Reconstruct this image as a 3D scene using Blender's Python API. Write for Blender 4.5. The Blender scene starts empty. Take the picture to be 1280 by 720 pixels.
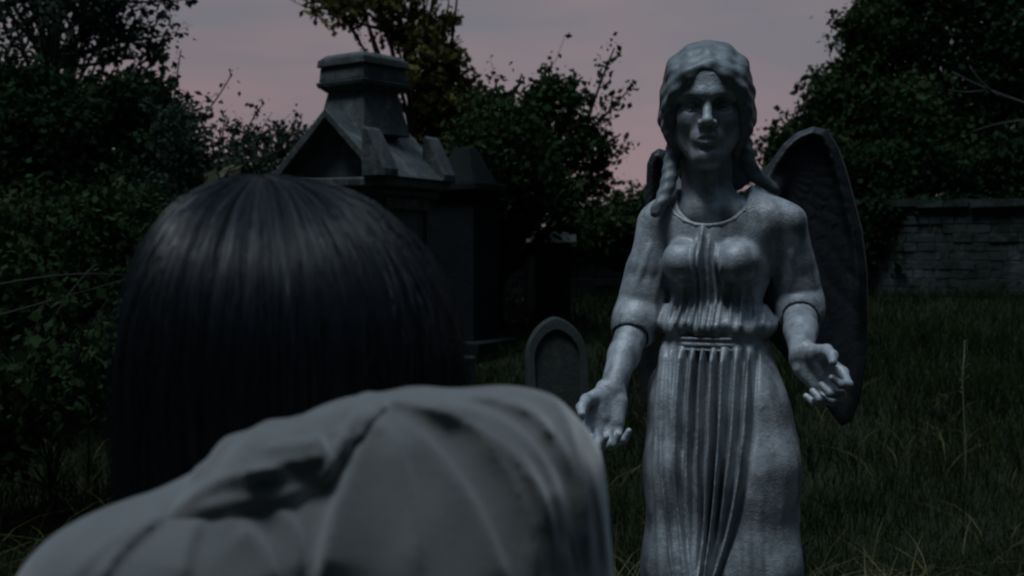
import bpy, math, random
import numpy as np
from mathutils import Vector, Matrix, Euler
R = math.radians
random.seed(7); rng = np.random.default_rng(7)
scene = bpy.context.scene
COL = scene.collection

# ------------------------------------------------------------------ camera
CAMZ = 1.25; F = 1500.0; TH = math.atan(50/F)
cam_d = bpy.data.cameras.new('camera'); cam = bpy.data.objects.new('camera', cam_d); COL.objects.link(cam)
cam.location = (0, 0, CAMZ); cam.rotation_euler = (R(90)-TH, 0, 0)
cam_d.sensor_width = 36; cam_d.lens = F/1280*36; cam_d.clip_start = .05; cam_d.clip_end = 2000
cam_d.dof.use_dof = True; cam_d.dof.focus_distance = 2.35; cam_d.dof.aperture_fstop = 7.5
scene.camera = cam
def at(px, py, Y):
    u, v = (px-640)/F, (360-py)/F
    d = np.array([u, math.cos(TH)+v*math.sin(TH), -math.sin(TH)+v*math.cos(TH)])
    return np.array([0, 0, CAMZ]) + d*(Y/d[1])

# ------------------------------------------------------------------ helpers
def link(name, me, m=None, parent=None, smooth=False, loc=None, rotz=0):
    o = bpy.data.objects.new(name, me); COL.objects.link(o)
    if m: me.materials.append(m)
    if smooth: me.polygons.foreach_set('use_smooth', [True]*len(me.polygons))
    if parent is not None: o.parent = parent
    if loc is not None: o.location = loc
    if rotz: o.rotation_euler = (0, 0, rotz)
    return o
def empty(name, loc, rotz=0):
    o = bpy.data.objects.new(name, None); COL.objects.link(o); o.location = loc; o.rotation_euler = (0, 0, rotz); o.empty_display_size = .1
    return o
def tag(o, label=None, cat=None, group=None, kind=None):
    if label: o['label'] = label
    if cat: o['category'] = cat
    if group: o['group'] = group
    if kind: o['kind'] = kind
    return o
def mesh(name, V, Fc):
    me = bpy.data.meshes.new(name)
    V = np.asarray(V, dtype=np.float32)
    if isinstance(Fc, np.ndarray):
        n, k = Fc.shape
        me.vertices.add(len(V)); me.vertices.foreach_set('co', V.ravel())
        me.loops.add(n*k); me.loops.foreach_set('vertex_index', Fc.astype(np.int32).ravel())
        me.polygons.add(n); me.polygons.foreach_set('loop_start', np.arange(0, n*k, k, dtype=np.int32))
        me.update(calc_edges=True); me.validate()
    else:
        me.from_pydata([tuple(v) for v in V], [], Fc)
    return me
class MB:
    def __init__(s): s.v = []; s.f = []
    def add(s, V, Fc):
        b = len(s.v); s.v += [tuple(map(float, p)) for p in V]; s.f += [tuple(b+i for i in q) for q in Fc]
    def box(s, c, d, rz=0, jit=0):
        co, si = math.cos(rz), math.sin(rz); V = []
        for z in (-1, 1):
            for x, y in ((-1, -1), (1, -1), (1, 1), (-1, 1)):
                a, b = x*d[0]/2, y*d[1]/2
                V.append((c[0]+a*co-b*si+random.uniform(-jit, jit), c[1]+a*si+b*co+random.uniform(-jit, jit), c[2]+z*d[2]/2+random.uniform(-jit, jit)))
        s.add(V, [(0, 3, 2, 1), (4, 5, 6, 7), (0, 1, 5, 4), (1, 2, 6, 5), (2, 3, 7, 6), (3, 0, 4, 7)])
    def frustum(s, z0, d0, z1, d1):
        V = [(x*d0/2, y*d0/2, z0) for x, y in ((-1, -1), (1, -1), (1, 1), (-1, 1))]+[(x*d1/2, y*d1/2, z1) for x, y in ((-1, -1), (1, -1), (1, 1), (-1, 1))]
        s.add(V, [(0, 3, 2, 1), (4, 5, 6, 7), (0, 1, 5, 4), (1, 2, 6, 5), (2, 3, 7, 6), (3, 0, 4, 7)])
    def prism(s, poly, axis, a, b):
        # poly in (u,z); axis 'y' extrudes along y, 'x' along x
        n = len(poly)
        f = (lambda u, z, t: (u, t, z)) if axis == 'y' else (lambda u, z, t: (t, -u, z))
        V = [f(u, z, a) for u, z in poly]+[f(u, z, b) for u, z in poly]
        s.add(V, [tuple(range(n)), tuple(range(2*n-1, n-1, -1))]+[((i+1) % n, i, n+i, n+(i+1) % n) for i in range(n)])
    def tube(s, pts, rad, n=8):
        pts = [Vector(p) for p in pts]; m = len(pts); V = []; Fc = []
        up = Vector((.31, .17, .93))
        for i, p in enumerate(pts):
            t = (pts[min(i+1, m-1)]-pts[max(i-1, 0)]).normalized()
            a = t.cross(up)
            if a.length < .05: a = t.cross(Vector((1, 0, 0)))
            a.normalize(); b = t.cross(a); r = rad[i] if hasattr(rad, '__len__') else rad
            for k in range(n):
                w = 2*math.pi*k/n; V.append(p+(a*math.cos(w)+b*math.sin(w))*r)
        for i in range(m-1):
            for k in range(n):
                Fc.append((i*n+k, i*n+(k+1) % n, (i+1)*n+(k+1) % n, (i+1)*n+k))
        Fc.append(tuple(range(n-1, -1, -1))); Fc.append(tuple((m-1)*n+k for k in range(n)))
        s.add(V, Fc)
    def build(s, name, m, parent=None, smooth=False, bevel=0, **k):
        me = bpy.data.meshes.new(name); me.from_pydata(s.v, [], s.f); me.validate()
        o = link(name, me, m, parent, smooth, **k)
        if bevel:
            b = o.modifiers.new('bevel', 'BEVEL'); b.width = bevel; b.segments = 2; b.limit_method = 'ANGLE'; b.angle_limit = R(30)
        return o

# ------------------------------------------------------------------ materials
def mat(name, base, rough=.7, spec=.3, var=None, scale=4, bump=0, bscale=40, bdist=.01, stains=None, sheen=0, coords='Object', trans=0, detail=8, wave=None):
    m = bpy.data.materials.new(name); m.use_nodes = True; nt = m.node_tree; N = nt.nodes; L = nt.links
    b = N['Principled BSDF']; b.inputs['Roughness'].default_value = rough; b.inputs['Specular IOR Level'].default_value = spec
    b.inputs['Base Color'].default_value = (*base, 1)
    tc = N.new('ShaderNodeTexCoord'); out = None
    def noise(sc, det=detail, rg=.6):
        n = N.new('ShaderNodeTexNoise'); n.inputs['Scale'].default_value = sc; n.inputs['Detail'].default_value = det; n.inputs['Roughness'].default_value = rg
        L.new(tc.outputs[coords], n.inputs['Vector']); return n
    col = None
    if var:
        n = noise(scale); r = N.new('ShaderNodeValToRGB'); r.color_ramp.elements[0].position = .32; r.color_ramp.elements[1].position = .68
        r.color_ramp.elements[0].color = (*var, 1); r.color_ramp.elements[1].color = (*base, 1)
        L.new(n.outputs['Fac'], r.inputs['Fac']); col = r.outputs['Color']
    if stains:
        for (sc, lo, hi, c, amt) in stains:
            n = noise(sc, 10, .7); r = N.new('ShaderNodeValToRGB'); r.color_ramp.elements[0].position = lo; r.color_ramp.elements[1].position = hi
            r.color_ramp.elements[0].color = (0, 0, 0, 1); r.color_ramp.elements[1].color = (amt, amt, amt, 1)
            L.new(n.outputs['Fac'], r.inputs['Fac'])
            mx = N.new('ShaderNodeMixRGB'); L.new(r.outputs['Color'], mx.inputs['Fac'])
            if col: L.new(col, mx.inputs['Color1'])
            else: mx.inputs['Color1'].default_value = (*base, 1)
            mx.inputs['Color2'].default_value = (*c, 1); col = mx.outputs['Color']
    if col: L.new(col, b.inputs['Base Color'])
    if bump:
        n = noise(bscale, 10, .65); bp = N.new('ShaderNodeBump'); bp.inputs['Strength'].default_value = bump; bp.inputs['Distance'].default_value = bdist
        L.new(n.outputs['Fac'], bp.inputs['Height'])
        if wave:
            n2 = noise(wave, 4, .5); bp2 = N.new('ShaderNodeBump'); bp2.inputs['Strength'].default_value = bump; bp2.inputs['Distance'].default_value = bdist*.3
            L.new(n2.outputs['Fac'], bp2.inputs['Height']); L.new(bp.outputs['Normal'], bp2.inputs['Normal']); L.new(bp2.outputs['Normal'], b.inputs['Normal'])
        else: L.new(bp.outputs['Normal'], b.inputs['Normal'])
    if sheen:
        b.inputs['Sheen Weight'].default_value = sheen
    if trans:
        t = N.new('ShaderNodeBsdfTranslucent'); 
        if col: L.new(col, t.inputs['Color'])
        else: t.inputs['Color'].default_value = (*base, 1)
        mx = N.new('ShaderNodeMixShader'); mx.inputs['Fac'].default_value = trans
        L.new(b.outputs[0], mx.inputs[1]); L.new(t.outputs[0], mx.inputs[2]); L.new(mx.outputs[0], N['Material Output'].inputs['Surface'])
    return m
STATUE = mat('statue_stone', (.42, .455, .485), .34, .65, var=(.30, .335, .37), scale=7, bump=.5, bscale=60, bdist=.004, wave=240,
             stains=[(18, .50, .64, (.10, .12, .13), .6), (60, .55, .66, (.62, .61, .64), .55), (5, .48, .7, (.14, .165, .18), .55)])
HAIRSTONE = mat('weathered_hair_stone', (.20, .23, .25), .45, .45, var=(.10, .12, .13), scale=14, bump=.5, bscale=70, bdist=.004, stains=[(24, .5, .64, (.06, .07, .075), .7)])
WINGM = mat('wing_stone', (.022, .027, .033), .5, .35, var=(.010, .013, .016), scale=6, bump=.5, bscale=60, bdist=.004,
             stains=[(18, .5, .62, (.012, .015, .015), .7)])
TOMB = mat('tomb_stone', (.10, .115, .12), .6, .4, var=(.04, .05, .055), scale=3, bump=.7, bscale=25, bdist=.014,
           stains=[(5, .48, .62, (.03, .042, .036), .85), (12, .56, .66, (.22, .24, .23), .6)])
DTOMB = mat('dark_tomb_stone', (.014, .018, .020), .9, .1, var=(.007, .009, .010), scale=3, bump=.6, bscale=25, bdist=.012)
GRAVE = mat('grave_stone', (.045, .052, .052), .85, .2, var=(.022, .03, .026), scale=5, bump=.6, bscale=40, bdist=.008,
            stains=[(9, .52, .6, (.07, .08, .075), .5)])
WALLM = mat('wall_stone', (.055, .065, .066), .9, .15, var=(.02, .028, .026), scale=1.6, bump=.7, bscale=12, bdist=.03,
            stains=[(.9, .50, .66, (.13, .155, .16), .7), (3.5, .5, .58, (.02, .028, .02), .85)])
SOIL = mat('soil', (.022, .026, .014), .95, .1, var=(.012, .016, .009), scale=2, bump=.6, bscale=8, bdist=.04)
BARK = mat('bark', (.05, .043, .036), .9, .2, var=(.025, .022, .02), scale=9, bump=.8, bscale=20, bdist=.02)
def streaks(m, scale, lo, hi, c, amt):
    nt = m.node_tree; N = nt.nodes; L = nt.links; b = N['Principled BSDF']; tc = N.new('ShaderNodeTexCoord'); mp = N.new('ShaderNodeMapping'); mp.inputs['Scale'].default_value = (1, 1, .16)
    L.new(tc.outputs['Object'], mp.inputs[0]); n = N.new('ShaderNodeTexNoise'); n.inputs['Scale'].default_value = scale; n.inputs['Detail'].default_value = 8; L.new(mp.outputs[0], n.inputs['Vector'])
    r = N.new('ShaderNodeValToRGB'); r.color_ramp.elements[0].position = lo; r.color_ramp.elements[1].position = hi; r.color_ramp.elements[0].color = (0, 0, 0, 1); r.color_ramp.elements[1].color = (amt, amt, amt, 1); L.new(n.outputs['Fac'], r.inputs['Fac'])
    mx = N.new('ShaderNodeMixRGB'); L.new(r.outputs['Color'], mx.inputs['Fac']); L.new(b.inputs['Base Color'].links[0].from_socket, mx.inputs['Color1']); mx.inputs['Color2'].default_value = (*c, 1); L.new(mx.outputs['Color'], b.inputs['Base Color'])
streaks(STATUE, 26, .50, .66, (.10, .115, .125), .75); streaks(TOMB, 14, .5, .65, (.03, .04, .036), .8)
def leafm(n, a, b, sc=1.5): return mat(n, a, .9, .05, var=b, scale=sc, trans=.18, detail=4)
LEAF_D = leafm('leaf_dark', (0.0204, 0.0446, 0.0190), (0.0084, 0.0189, 0.0095))
LEAF_M = leafm('leaf_mid', (0.0357, 0.0635, 0.0241), (0.0130, 0.0267, 0.0121))
LEAF_O = leafm('leaf_olive', (0.1800, 0.1680, 0.0520), (0.0600, 0.0660, 0.0260), 2.5)
LEAF_G = leafm('leaf_grey', (0.0408, 0.0675, 0.0449), (0.0153, 0.0272, 0.0204))
LEAF_P = leafm('leaf_pale', (.16, .16, .10), (.09, .10, .06), 3)
GRASSM = mat('grass_blade', (.017, .028, .008), .85, .06, var=(.004, .010, .003), scale=1.1, trans=.2, detail=4)
STRAWM = mat('dry_grass', (.20, .18, .08), .75, .12, var=(.05, .05, .022), scale=4, trans=.2, detail=4)
CLOTH = mat('jacket_cotton', (.135, .142, .138), .85, .15, var=(.095, .10, .10), scale=9, bump=.45, bscale=170, bdist=.0012, sheen=.7, wave=60)
TROUSER = mat('trouser_cloth', (.03, .035, .05), .9, .2, bump=.3, bscale=600, bdist=.001)
SKIN = mat('skin', (.42, .28, .22), .55, .3)
LEATHER = mat('boot_leather', (.03, .022, .018), .5, .4, bump=.3, bscale=80, bdist=.002)
HAIRM = mat('dark_hair', (.005, .008, .012), .36, .45)

# ------------------------------------------------------------------ signed distance sculpting
def smin(a, b, k):
    h = np.clip(.5+.5*(b-a)/k, 0, 1); return b+(a-b)*h-k*h*(1-h)
class Sdf:
    """list of blended solids, meshed by surface nets"""
    def __init__(s): s.p = []; s.post = None
    def add(s, f, lo, hi, k, cut=False): s.p.append((f, np.array(lo)-k-.02, np.array(hi)+k+.02, k, cut)); return s
    def cone(s, a, b, ra, rb, k=.01, cut=False):
        a, b = np.array(a, float), np.array(b, float); ba = b-a; L2 = max(ba@ba, 1e-12)
        def f(x, y, z):
            t = np.clip(((x-a[0])*ba[0]+(y-a[1])*ba[1]+(z-a[2])*ba[2])/L2, 0, 1)
            return np.sqrt((x-a[0]-t*ba[0])**2+(y-a[1]-t*ba[1])**2+(z-a[2]-t*ba[2])**2)-(ra+(rb-ra)*t)
        r = max(ra, rb); return s.add(f, np.minimum(a, b)-r, np.maximum(a, b)+r, k, cut)
    def chain(s, pts, rad, k=.01, cut=False):
        for i in range(len(pts)-1):
            r0 = rad[i] if hasattr(rad, '__len__') else rad; r1 = rad[i+1] if hasattr(rad, '__len__') else rad
            s.cone(pts[i], pts[i+1], r0, r1, k, cut)
        return s
    def ell(s, c, r, k=.01, cut=False, rot=None):
        c = np.array(c, float); r = np.array(r, float); M = np.array(rot) if rot is not None else None
        def f(x, y, z):
            x, y, z = x-c[0], y-c[1], z-c[2]
            if M is not None: x, y, z = (M[0, 0]*x+M[1, 0]*y+M[2, 0]*z), (M[0, 1]*x+M[1, 1]*y+M[2, 1]*z), (M[0, 2]*x+M[1, 2]*y+M[2, 2]*z)
            k0 = np.sqrt((x/r[0])**2+(y/r[1])**2+(z/r[2])**2); k1 = np.sqrt((x/r[0]**2)**2+(y/r[1]**2)**2+(z/r[2]**2)**2)
            return k0*(k0-1)/np.maximum(k1, 1e-9)
        R_ = r if M is None else np.array([r.max()]*3)
        return s.add(f, c-R_, c+R_, k, cut)
    def eval(s, x, y, z):
        D = np.full(np.broadcast(x, y, z).shape, .3)
        for f, lo, hi, k, cut in s.p:
            d = f(x, y, z); D = -smin(-D, d, k) if cut else smin(D, d, k)
        if s.post: D = s.post(x, y, z, D)
        return D
    def bounds(s):
        lo = np.min([p[1] for p in s.p if not p[4]], 0); hi = np.max([p[2] for p in s.p if not p[4]], 0); return lo, hi
    def mesh(s, h, lo=None, hi=None):
        l0, h0 = s.bounds(); lo = l0 if lo is None else np.array(lo); hi = h0 if hi is None else np.array(hi)
        n = np.ceil((hi-lo)/h).astype(int)+1
        ax = [lo[i]+h*np.arange(n[i]) for i in range(3)]
        D = np.full(n, .05, dtype=np.float32)
        for f, a, b, k, cut in s.p:
            i0 = np.clip(np.floor((a-lo)/h).astype(int), 0, n); i1 = np.clip(np.ceil((b-lo)/h).astype(int)+1, 0, n)
            if np.any(i1 <= i0): continue
            sl = tuple(slice(i0[i], i1[i]) for i in range(3))
            X, Y, Z = ax[0][sl[0]][:, None, None], ax[1][sl[1]][None, :, None], ax[2][sl[2]][None, None, :]
            d = np.broadcast_to(f(X, Y, Z), D[sl].shape); D[sl] = -smin(-D[sl], d, k) if cut else smin(D[sl], d, k)
        if s.post: D = s.post(ax[0][:, None, None], ax[1][None, :, None], ax[2][None, None, :], D)
        D = np.asarray(D, dtype=np.float32)
        D[0], D[-1], D[:, 0], D[:, -1], D[:, :, 0], D[:, :, -1] = (.05,)*6
        return nets(D, lo, h)
def nets(D, lo, h):
    I = D < 0
    c = I[:-1, :-1, :-1].astype(np.int8)
    for a, b, d in ((0, 0, 1), (0, 1, 0), (0, 1, 1), (1, 0, 0), (1, 0, 1), (1, 1, 0), (1, 1, 1)):
        n = I.shape; c = c + I[a:n[0]-1+a, b:n[1]-1+b, d:n[2]-1+d]
    ijk = np.argwhere((c > 0) & (c < 8)); N = len(ijk)
    ids = np.full(c.shape, -1, dtype=np.int32); ids[ijk[:, 0], ijk[:, 1], ijk[:, 2]] = np.arange(N)
    cs = np.array([(a, b, d) for a in (0, 1) for b in (0, 1) for d in (0, 1)])
    V = np.stack([D[ijk[:, 0]+a, ijk[:, 1]+b, ijk[:, 2]+d] for a, b, d in cs], 1)
    acc = np.zeros((N, 3)); cnt = np.zeros(N)
    for i in range(8):
        for j in range(i+1, 8):
            if np.abs(cs[i]-cs[j]).sum() != 1: continue
            m = (V[:, i] < 0) != (V[:, j] < 0); t = V[:, i][m]/(V[:, i][m]-V[:, j][m])
            acc[m] += cs[i]+t[:, None]*(cs[j]-cs[i]); cnt[m] += 1
    P = lo+h*(ijk+acc/cnt[:, None]); Fs = []
    for ax in range(3):
        u, v = (ax+1) % 3, (ax+2) % 3
        sl0 = [slice(None)]*3; sl1 = [slice(None)]*3; sl0[ax] = slice(0, -1); sl1[ax] = slice(1, None)
        A, B = I[tuple(sl0)], I[tuple(sl1)]; e = np.argwhere(A != B)
        e = e[(e[:, u] > 0) & (e[:, v] > 0) & (e[:, u] < D.shape[u]-1) & (e[:, v] < D.shape[v]-1)]
        flip = A[e[:, 0], e[:, 1], e[:, 2]]
        def g(du, dv): q = e.copy(); q[:, u] += du; q[:, v] += dv; return ids[q[:, 0], q[:, 1], q[:, 2]]
        q = np.stack([g(-1, -1), g(0, -1), g(0, 0), g(-1, 0)], 1); q[~flip] = q[~flip][:, ::-1]; Fs.append(q)
    return P, np.concatenate(Fs)
def joinVF(*parts):
    V = []; Fc = []; b = 0
    for v, f in parts: V.append(v); Fc.append(f+b); b += len(v)
    return np.concatenate(V), np.concatenate(Fc)

def head_sdf(S, M, o, sc, neck=True, closed=True):
    """face at local -y; M rotates local to target frame"""
    M = np.array(M); o = np.array(o, float)
    T = lambda p: o+M@(np.array(p, float)*sc)
    E = lambda c, r, k, cut=False: S.ell(T(c), np.array(r)*sc, k*sc, cut, rot=M)
    C = lambda a, b, ra, rb, k, cut=False: S.cone(T(a), T(b), ra*sc, rb*sc, k*sc, cut)
    E((0, .018, .03), (.073, .09, .078), .01); E((0, -.022, -.03), (.056, .062, .080), .03)
    for s in (-1, 1):
        C((s*.047, .0, -.050), (s*.012, -.060, -.104), .02, .016, .03)
        E((s*.036, -.054, -.028), (.020, .018, .02), .02)
    E((0, -.066, -.098), (.020, .018, .018), .02)
    for s in (-1, 1): C((s*.050, -.062, .012), (s*.010, -.087, .015), .009, .0095, .009)
    E((0, -.06, .045), (.052, .03, .035), .03)
    for s in (-1, 1):
        E((s*.031, -.092, -.003), (.023, .033, .0155), .006, True)
        E((s*.031, -.0570, -.004), (.0145, .0135, .0125), .003)
        C((s*.016, -.070, .001), (s*.031, -.0725, .0070), .0022, .0026, .003); C((s*.031, -.0725, .0070), (s*.047, -.064, .001), .0026, .0022, .003)
        C((s*.018, -.073, -.009), (s*.032, -.074, -.014), .0018, .002, .003); C((s*.032, -.074, -.014), (s*.046, -.066, -.008), .002, .0018, .003)
    C((0, -.080, .012), (0, -.099, -.032), .0075, .0095, .010); E((0, -.100, -.035), (.0095, .010, .009), .006)
    for s in (-1, 1): E((s*.0115, -.090, -.038), (.0075, .010, .007), .005); E((s*.0065, -.098, -.044), (.004, .006, .004), .002, True)
    E((0, -.076, -.064), (.028, .014, .020), .014)
    for s in (-1, 1):
        C((s*.0225, -.078, -.0695), (s*.006, -.0905, -.0605), .0028, .0052, .004); C((s*.0200, -.080, -.0700), (0, -.090, -.0735), .003, .0062, .004)
    C((-.025, -.090, -.0705), (0, -.097, -.0668), .0040, .0054, .002, True); C((.025, -.090, -.0705), (0, -.097, -.0668), .0040, .0054, .002, True)
    E((0, -.094, -.0855), (.019, .014, .007), .006, True); E((0, -.100, -.0505), (.010, .010, .006), .004, True)
    if neck: C((0, .018, -.05), (0, .032, -.20), .046, .052, .02)
    for s in (-1, 1):
        E((s*.071, .008, -.012), (.010, .018, .03), .006); E((s*.080, .002, -.008), (.006, .010, .018), .004, True)

def hand_sdf(S, w, f, n, t, sc=1.0, curl=(.35, .4, .45, .5), thumb=.4, spread=.06, k=.006):
    """w wrist, f finger direction, n palm normal, t thumb side"""
    f = np.array(f, float); f /= np.linalg.norm(f); n = np.array(n, float); n -= f*(n@f); n /= np.linalg.norm(n)
    t = np.array(t, float); t = t-f*(t@f)-n*(t@n); t /= np.linalg.norm(t); w = np.array(w, float)
    P = lambda a, b, c: w+sc*(f*a+t*b+n*c)
    base = [(.088, .031), (.093, .010), (.088, -.011), (.078, -.030)]
    ln = [(.040, .025, .020), (.045, .029, .022), (.041, .027, .021), (.032, .021, .019)]
    for i, (a, b) in enumerate(base):
        S.cone(P(.002, b*.55, 0), P(a, b, -.002), .015*sc, .0115*sc, .012*sc)
    S.cone(P(.03, .022, .010), P(.06, .006, .004), .013*sc, .010*sc, .012*sc)
    S.cone(P(.02, -.022, .008), P(.06, -.026, .004), .013*sc, .010*sc, .012*sc)
    for i, (a, b) in enumerate(base):
        p = P(a, b, -.002); ang = curl[i]*.8; sp = (1.5-i)*spread; r = [.0096, .0088, .0080, .0068]
        if i == 3: r = [q*.87 for q in r]
        for j in range(3):
            d = f*math.cos(ang)+n*math.sin(ang)+t*sp; d /= np.linalg.norm(d)
            q = p+d*ln[i][j]*sc; S.cone(p, q, r[j]*sc, r[j+1]*sc, (.0035 if j else .007)*sc); p = q; ang += curl[i]*1.15
    # thumb leaves the side near the base
    p = P(.022, .024, .006); ds = [(f*.62+t*.75+n*.35), (f*.85+t*.42+n*(.35+thumb*.5)), (f*.95+t*.1+n*(.4+thumb))]
    for d, l, r0, r1 in zip(ds, (.038, .032, .026), (.0165, .0118, .0102), (.0118, .0102, .0078)):
        d = d/np.linalg.norm(d); q = p+d*l*sc; S.cone(p, q, r0*sc, r1*sc, k*sc); p = q

# ------------------------------------------------------------------ the angel statue
YS = 2.5; SX = (893-640)/F*YS; SROT = -R(20)
ca, sa = math.cos(SROT), math.sin(SROT)
def W(px, py, dy):
    p = at(px, py, YS+dy)-np.array([SX, YS, 0]); return np.array([p[0]*ca+p[1]*sa, -p[0]*sa+p[1]*ca, p[2]])
statue = empty('angel_statue', (SX, YS, 0), SROT)
tag(statue, 'weathered grey stone winged angel with open hands on a low plinth in the grass', 'statue')
# joints
shL, shR = np.array([-.124, .004, 1.302]), np.array([.148, .004, 1.300])
elL, wrL = W(798, 394, .03), W(764, 487, -.10)
elR, wrR = W(1000, 380, .0), W(1002, 442, -.17)
# bare stone body: head, neck, chest, forearms, hands, feet
ho = W(884, 131, -.015)
Mh = np.array(Matrix.Rotation(R(11), 3, 'Z') @ Matrix.Rotation(R(4), 3, 'X'))
S = Sdf(); head_sdf(S, Mh, ho, 1.05)
S.ell((0, .006, 1.322), (.090, .060, .045), .03)
V1 = S.mesh(.0018, lo=ho-np.array([.13, .14, .27]), hi=ho+np.array([.13, .15, .13]))
S = Sdf(); S.chain([elL, elL*.45+wrL*.55, wrL], [.036, .032, .0225], .01)
wd = lambda v: np.array([v[0]*ca+v[1]*sa, -v[0]*sa+v[1]*ca, v[2]])
hand_sdf(S, wrL, wd((-.22, -.42, -.85)), wd((.10, -.9, -.20)), wd((-1, .1, .3)), 1.0, curl=(.60, .72, .78, .80), thumb=.5)
V2 = S.mesh(.0018)
S = Sdf(); S.chain([elR, elR*.45+wrR*.55, wrR], [.037, .033, .023], .01)
hand_sdf(S, wrR, wd((.52, -.50, -.58)), wd((-.25, -.85, -.40)), wd((.6, -.1, .8)), 1.0, curl=(.85, 1.0, 1.05, 1.0), thumb=.8)
V3 = S.mesh(.0018)
S = Sdf()
for s in (-1, 1):
    S.chain([(s*.07, 0, .95), (s*.075, -.02, .5), (s*.075, .01, .17)], [.07, .05, .035], .02)
    S.chain([(s*.075, .01, .16), (s*.085, -.15, .125)], [.035, .024], .02)
S.ell((0, 0, 1.1), (.09, .06, .22), .04)
V4 = S.mesh(.006)
link('body', mesh('body', *joinVF(V1, V2, V3, V4)), STATUE, statue, True)
# hair
S = Sdf(); T = lambda p: ho+Mh@(np.array(p, float)*1.05)
S.ell(T((0, .024, .036)), np.array((.0855, .102, .0895))*1.05, .006, rot=Mh)
S.ell(T((0, -.085, -.028)), np.array((.047, .070, .094))*1.05, .010, True, rot=Mh)
for s in (-1, 1):
    for i in range(10):
        y0 = -.066+i*.0155; zt = .036+.080*math.sqrt(max(.05, 1-((y0-.024)/.1)**2))
        pts = [(s*.002, y0, zt-.006), (s*.032, y0, zt-.014), (s*.060, y0*.85+.004, .036+(zt-.036)*.52), (s*.071, y0*.55+.015, .022), (s*.074, y0*.3+.03, -.025), (s*.060, .04+y0*.1, -.062)]
        rr = .0125+.0008*math.sin(i*2.1)
        S.chain([T(p) for p in pts], [rr*.70, rr*.80, rr*.90, rr*.95, rr, rr*.9], .018)
    S.chain([T((s*.010, -.080, .070)), T((s*.036, -.078, .052)), T((s*.057, -.060, .026)), T((s*.068, -.030, -.008)), T((s*.069, -.004, -.05)), T((s*.056, .02, -.09))], [.008, .0105, .0135, .0145, .014, .012], .022)
    # coil and lock falling to the shoulder
lock_L = [W(844, 180, .05), W(840, 204, .02), W(836, 226, .0), W(832, 240, -.01), W(826, 254, -.02), W(819, 266, -.025)]
lock_R = [W(928, 176, .05), W(932, 192, .03), W(936, 208, .03), W(944, 220, .04), W(956, 228, .05), W(968, 236, .06)]
S.ell(T((0, .062, -.060)), (.074, .045, .085), .02, rot=Mh)
S.ell(T((.020, .070, -.13)), (.080, .030, .05), .03, rot=Mh)
for lk in (lock_L, lock_R):
    nl = 22
    for ph0 in (0, 2.1, 4.2):
        pp = []
        for j in range(nl):
            q = j/(nl-1)*(len(lk)-1); i = min(int(q), len(lk)-2); c = lk[i]*(1-(q-i))+lk[i+1]*(q-i); w_ = .0060*(1-.45*j/nl); an = j*.26+ph0
            pp.append(c+np.array([math.cos(an)*w_, math.sin(an)*w_*.8, 0]))
        S.chain(pp, [.0120*(1-.45*j/nl) for j in range(nl)], .007)
S.ell(T((0, .09, -.03)), (.05, .035, .05), .02)
def hairpost(x, y, z, D):
    return D-.0009*np.sin(230*(z-ho[2])+90*np.abs(x-ho[0])+60*y)
S.post = hairpost
link('hair', mesh('hair', *S.mesh(.0022)), HAIRSTONE, statue, True)
# dress
def ridge_field(lines, w, x, z, ext=1.0):
    f = 0
    for q_, (x0, z0, x1, z1, a, bow) in enumerate(lines):
        t = np.clip((z0-z)/(z0-z1), 0, ext); xi = x0+(x1-x0)*t+bow*np.sin(t*math.pi)
        win = np.clip((z0+.015-z)/.03, 0, 1)*(np.clip((z-z1+.03)/.06, 0, 1) if ext == 1 else np.clip((z-.25)/.1, 0, 1))
        w_ = w if ext == 1 else w*(.75+.5*abs(math.sin(q_*2.3)))*(1+.35*np.sin(t*5+q_*1.7))
        f = f+a*np.exp(-((x-xi)/w_)**2)*win
    return f
def lx(px, py, dy=-.09): return float(W(px, py, dy)[0])
def lz(py): return CAMZ+(310-py)/600*(2.41/2.5)
S = Sdf()
S.ell((.004, .005, 1.235), (.118, .078, .145), .02)
S.cone((-.092, .004, 1.305), (.112, .004, 1.305), .046, .046, .035)
for s in (-1, 1):
    S.cone((s*.042, .016, 1.362), (s*.118, .008, 1.315), .028, .034, .03)
    S.ell((s*.056+.003, -.062, 1.222), (.044, .050, .044), .013)
S.ell((0, .0, 1.10), (.108, .068, .06), .03)
S.cone((0, -.012, 1.350), (0, .02, 1.50), .072, .080, .008, True)       # neckline opening
# blouse overhang
for i in range(30):
    a = 2*math.pi*i/30; r = .0165+.003*math.sin(i*2.3)
    dz = .006*math.sin(i*1.9)
    S.cone((.104*math.cos(a), .068*math.sin(a), 1.125), (.114*math.cos(a), .082*math.sin(a), 1.090+dz), .008, r, .008)
# skirt
def skirt(x, y, z):
    t = np.clip((1.05-z)/.93, 0, 1)
    x = x-.016*np.clip(t/.2, 0, 1); rx = .100+.044*np.clip(t/.22, 0, 1)**.8+.03*np.clip((t-.5)/.5, 0, 1)**1.5; ry = rx*.84
    th = np.arctan2(y/ry, x/rx)
    fold = .012*np.sin(11*th+1.5*np.sin(3*z*4)+2*np.sin(2*th))*np.clip(t*5, .25, 1)
    back = np.clip((y+.02)/.05, 0, 1)
    d = (np.sqrt((x/rx)**2+(y/ry)**2)-1)*np.minimum(rx, ry)-fold*(.3+.7*back)
    return np.maximum(np.maximum(d, z-1.062), .125-z)*.8
S.add(skirt, (-.25, -.22, .10), (.25, .22, 1.06), .006)
S.chain([(-.040, -.020, 1.03), (-.048, -.045, .92), (-.052, -.066, .80), (-.052, -.086, .60), (-.06, -.04, .2)], [.048, .058, .063, .064, .064], .05)
S.chain([(.046, -.016, 1.03), (.070, -.030, .92), (.086, -.042, .80), (.096, -.056, .60), (.10, -.02, .2)], [.055, .070, .080, .080, .08], .05)
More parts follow.
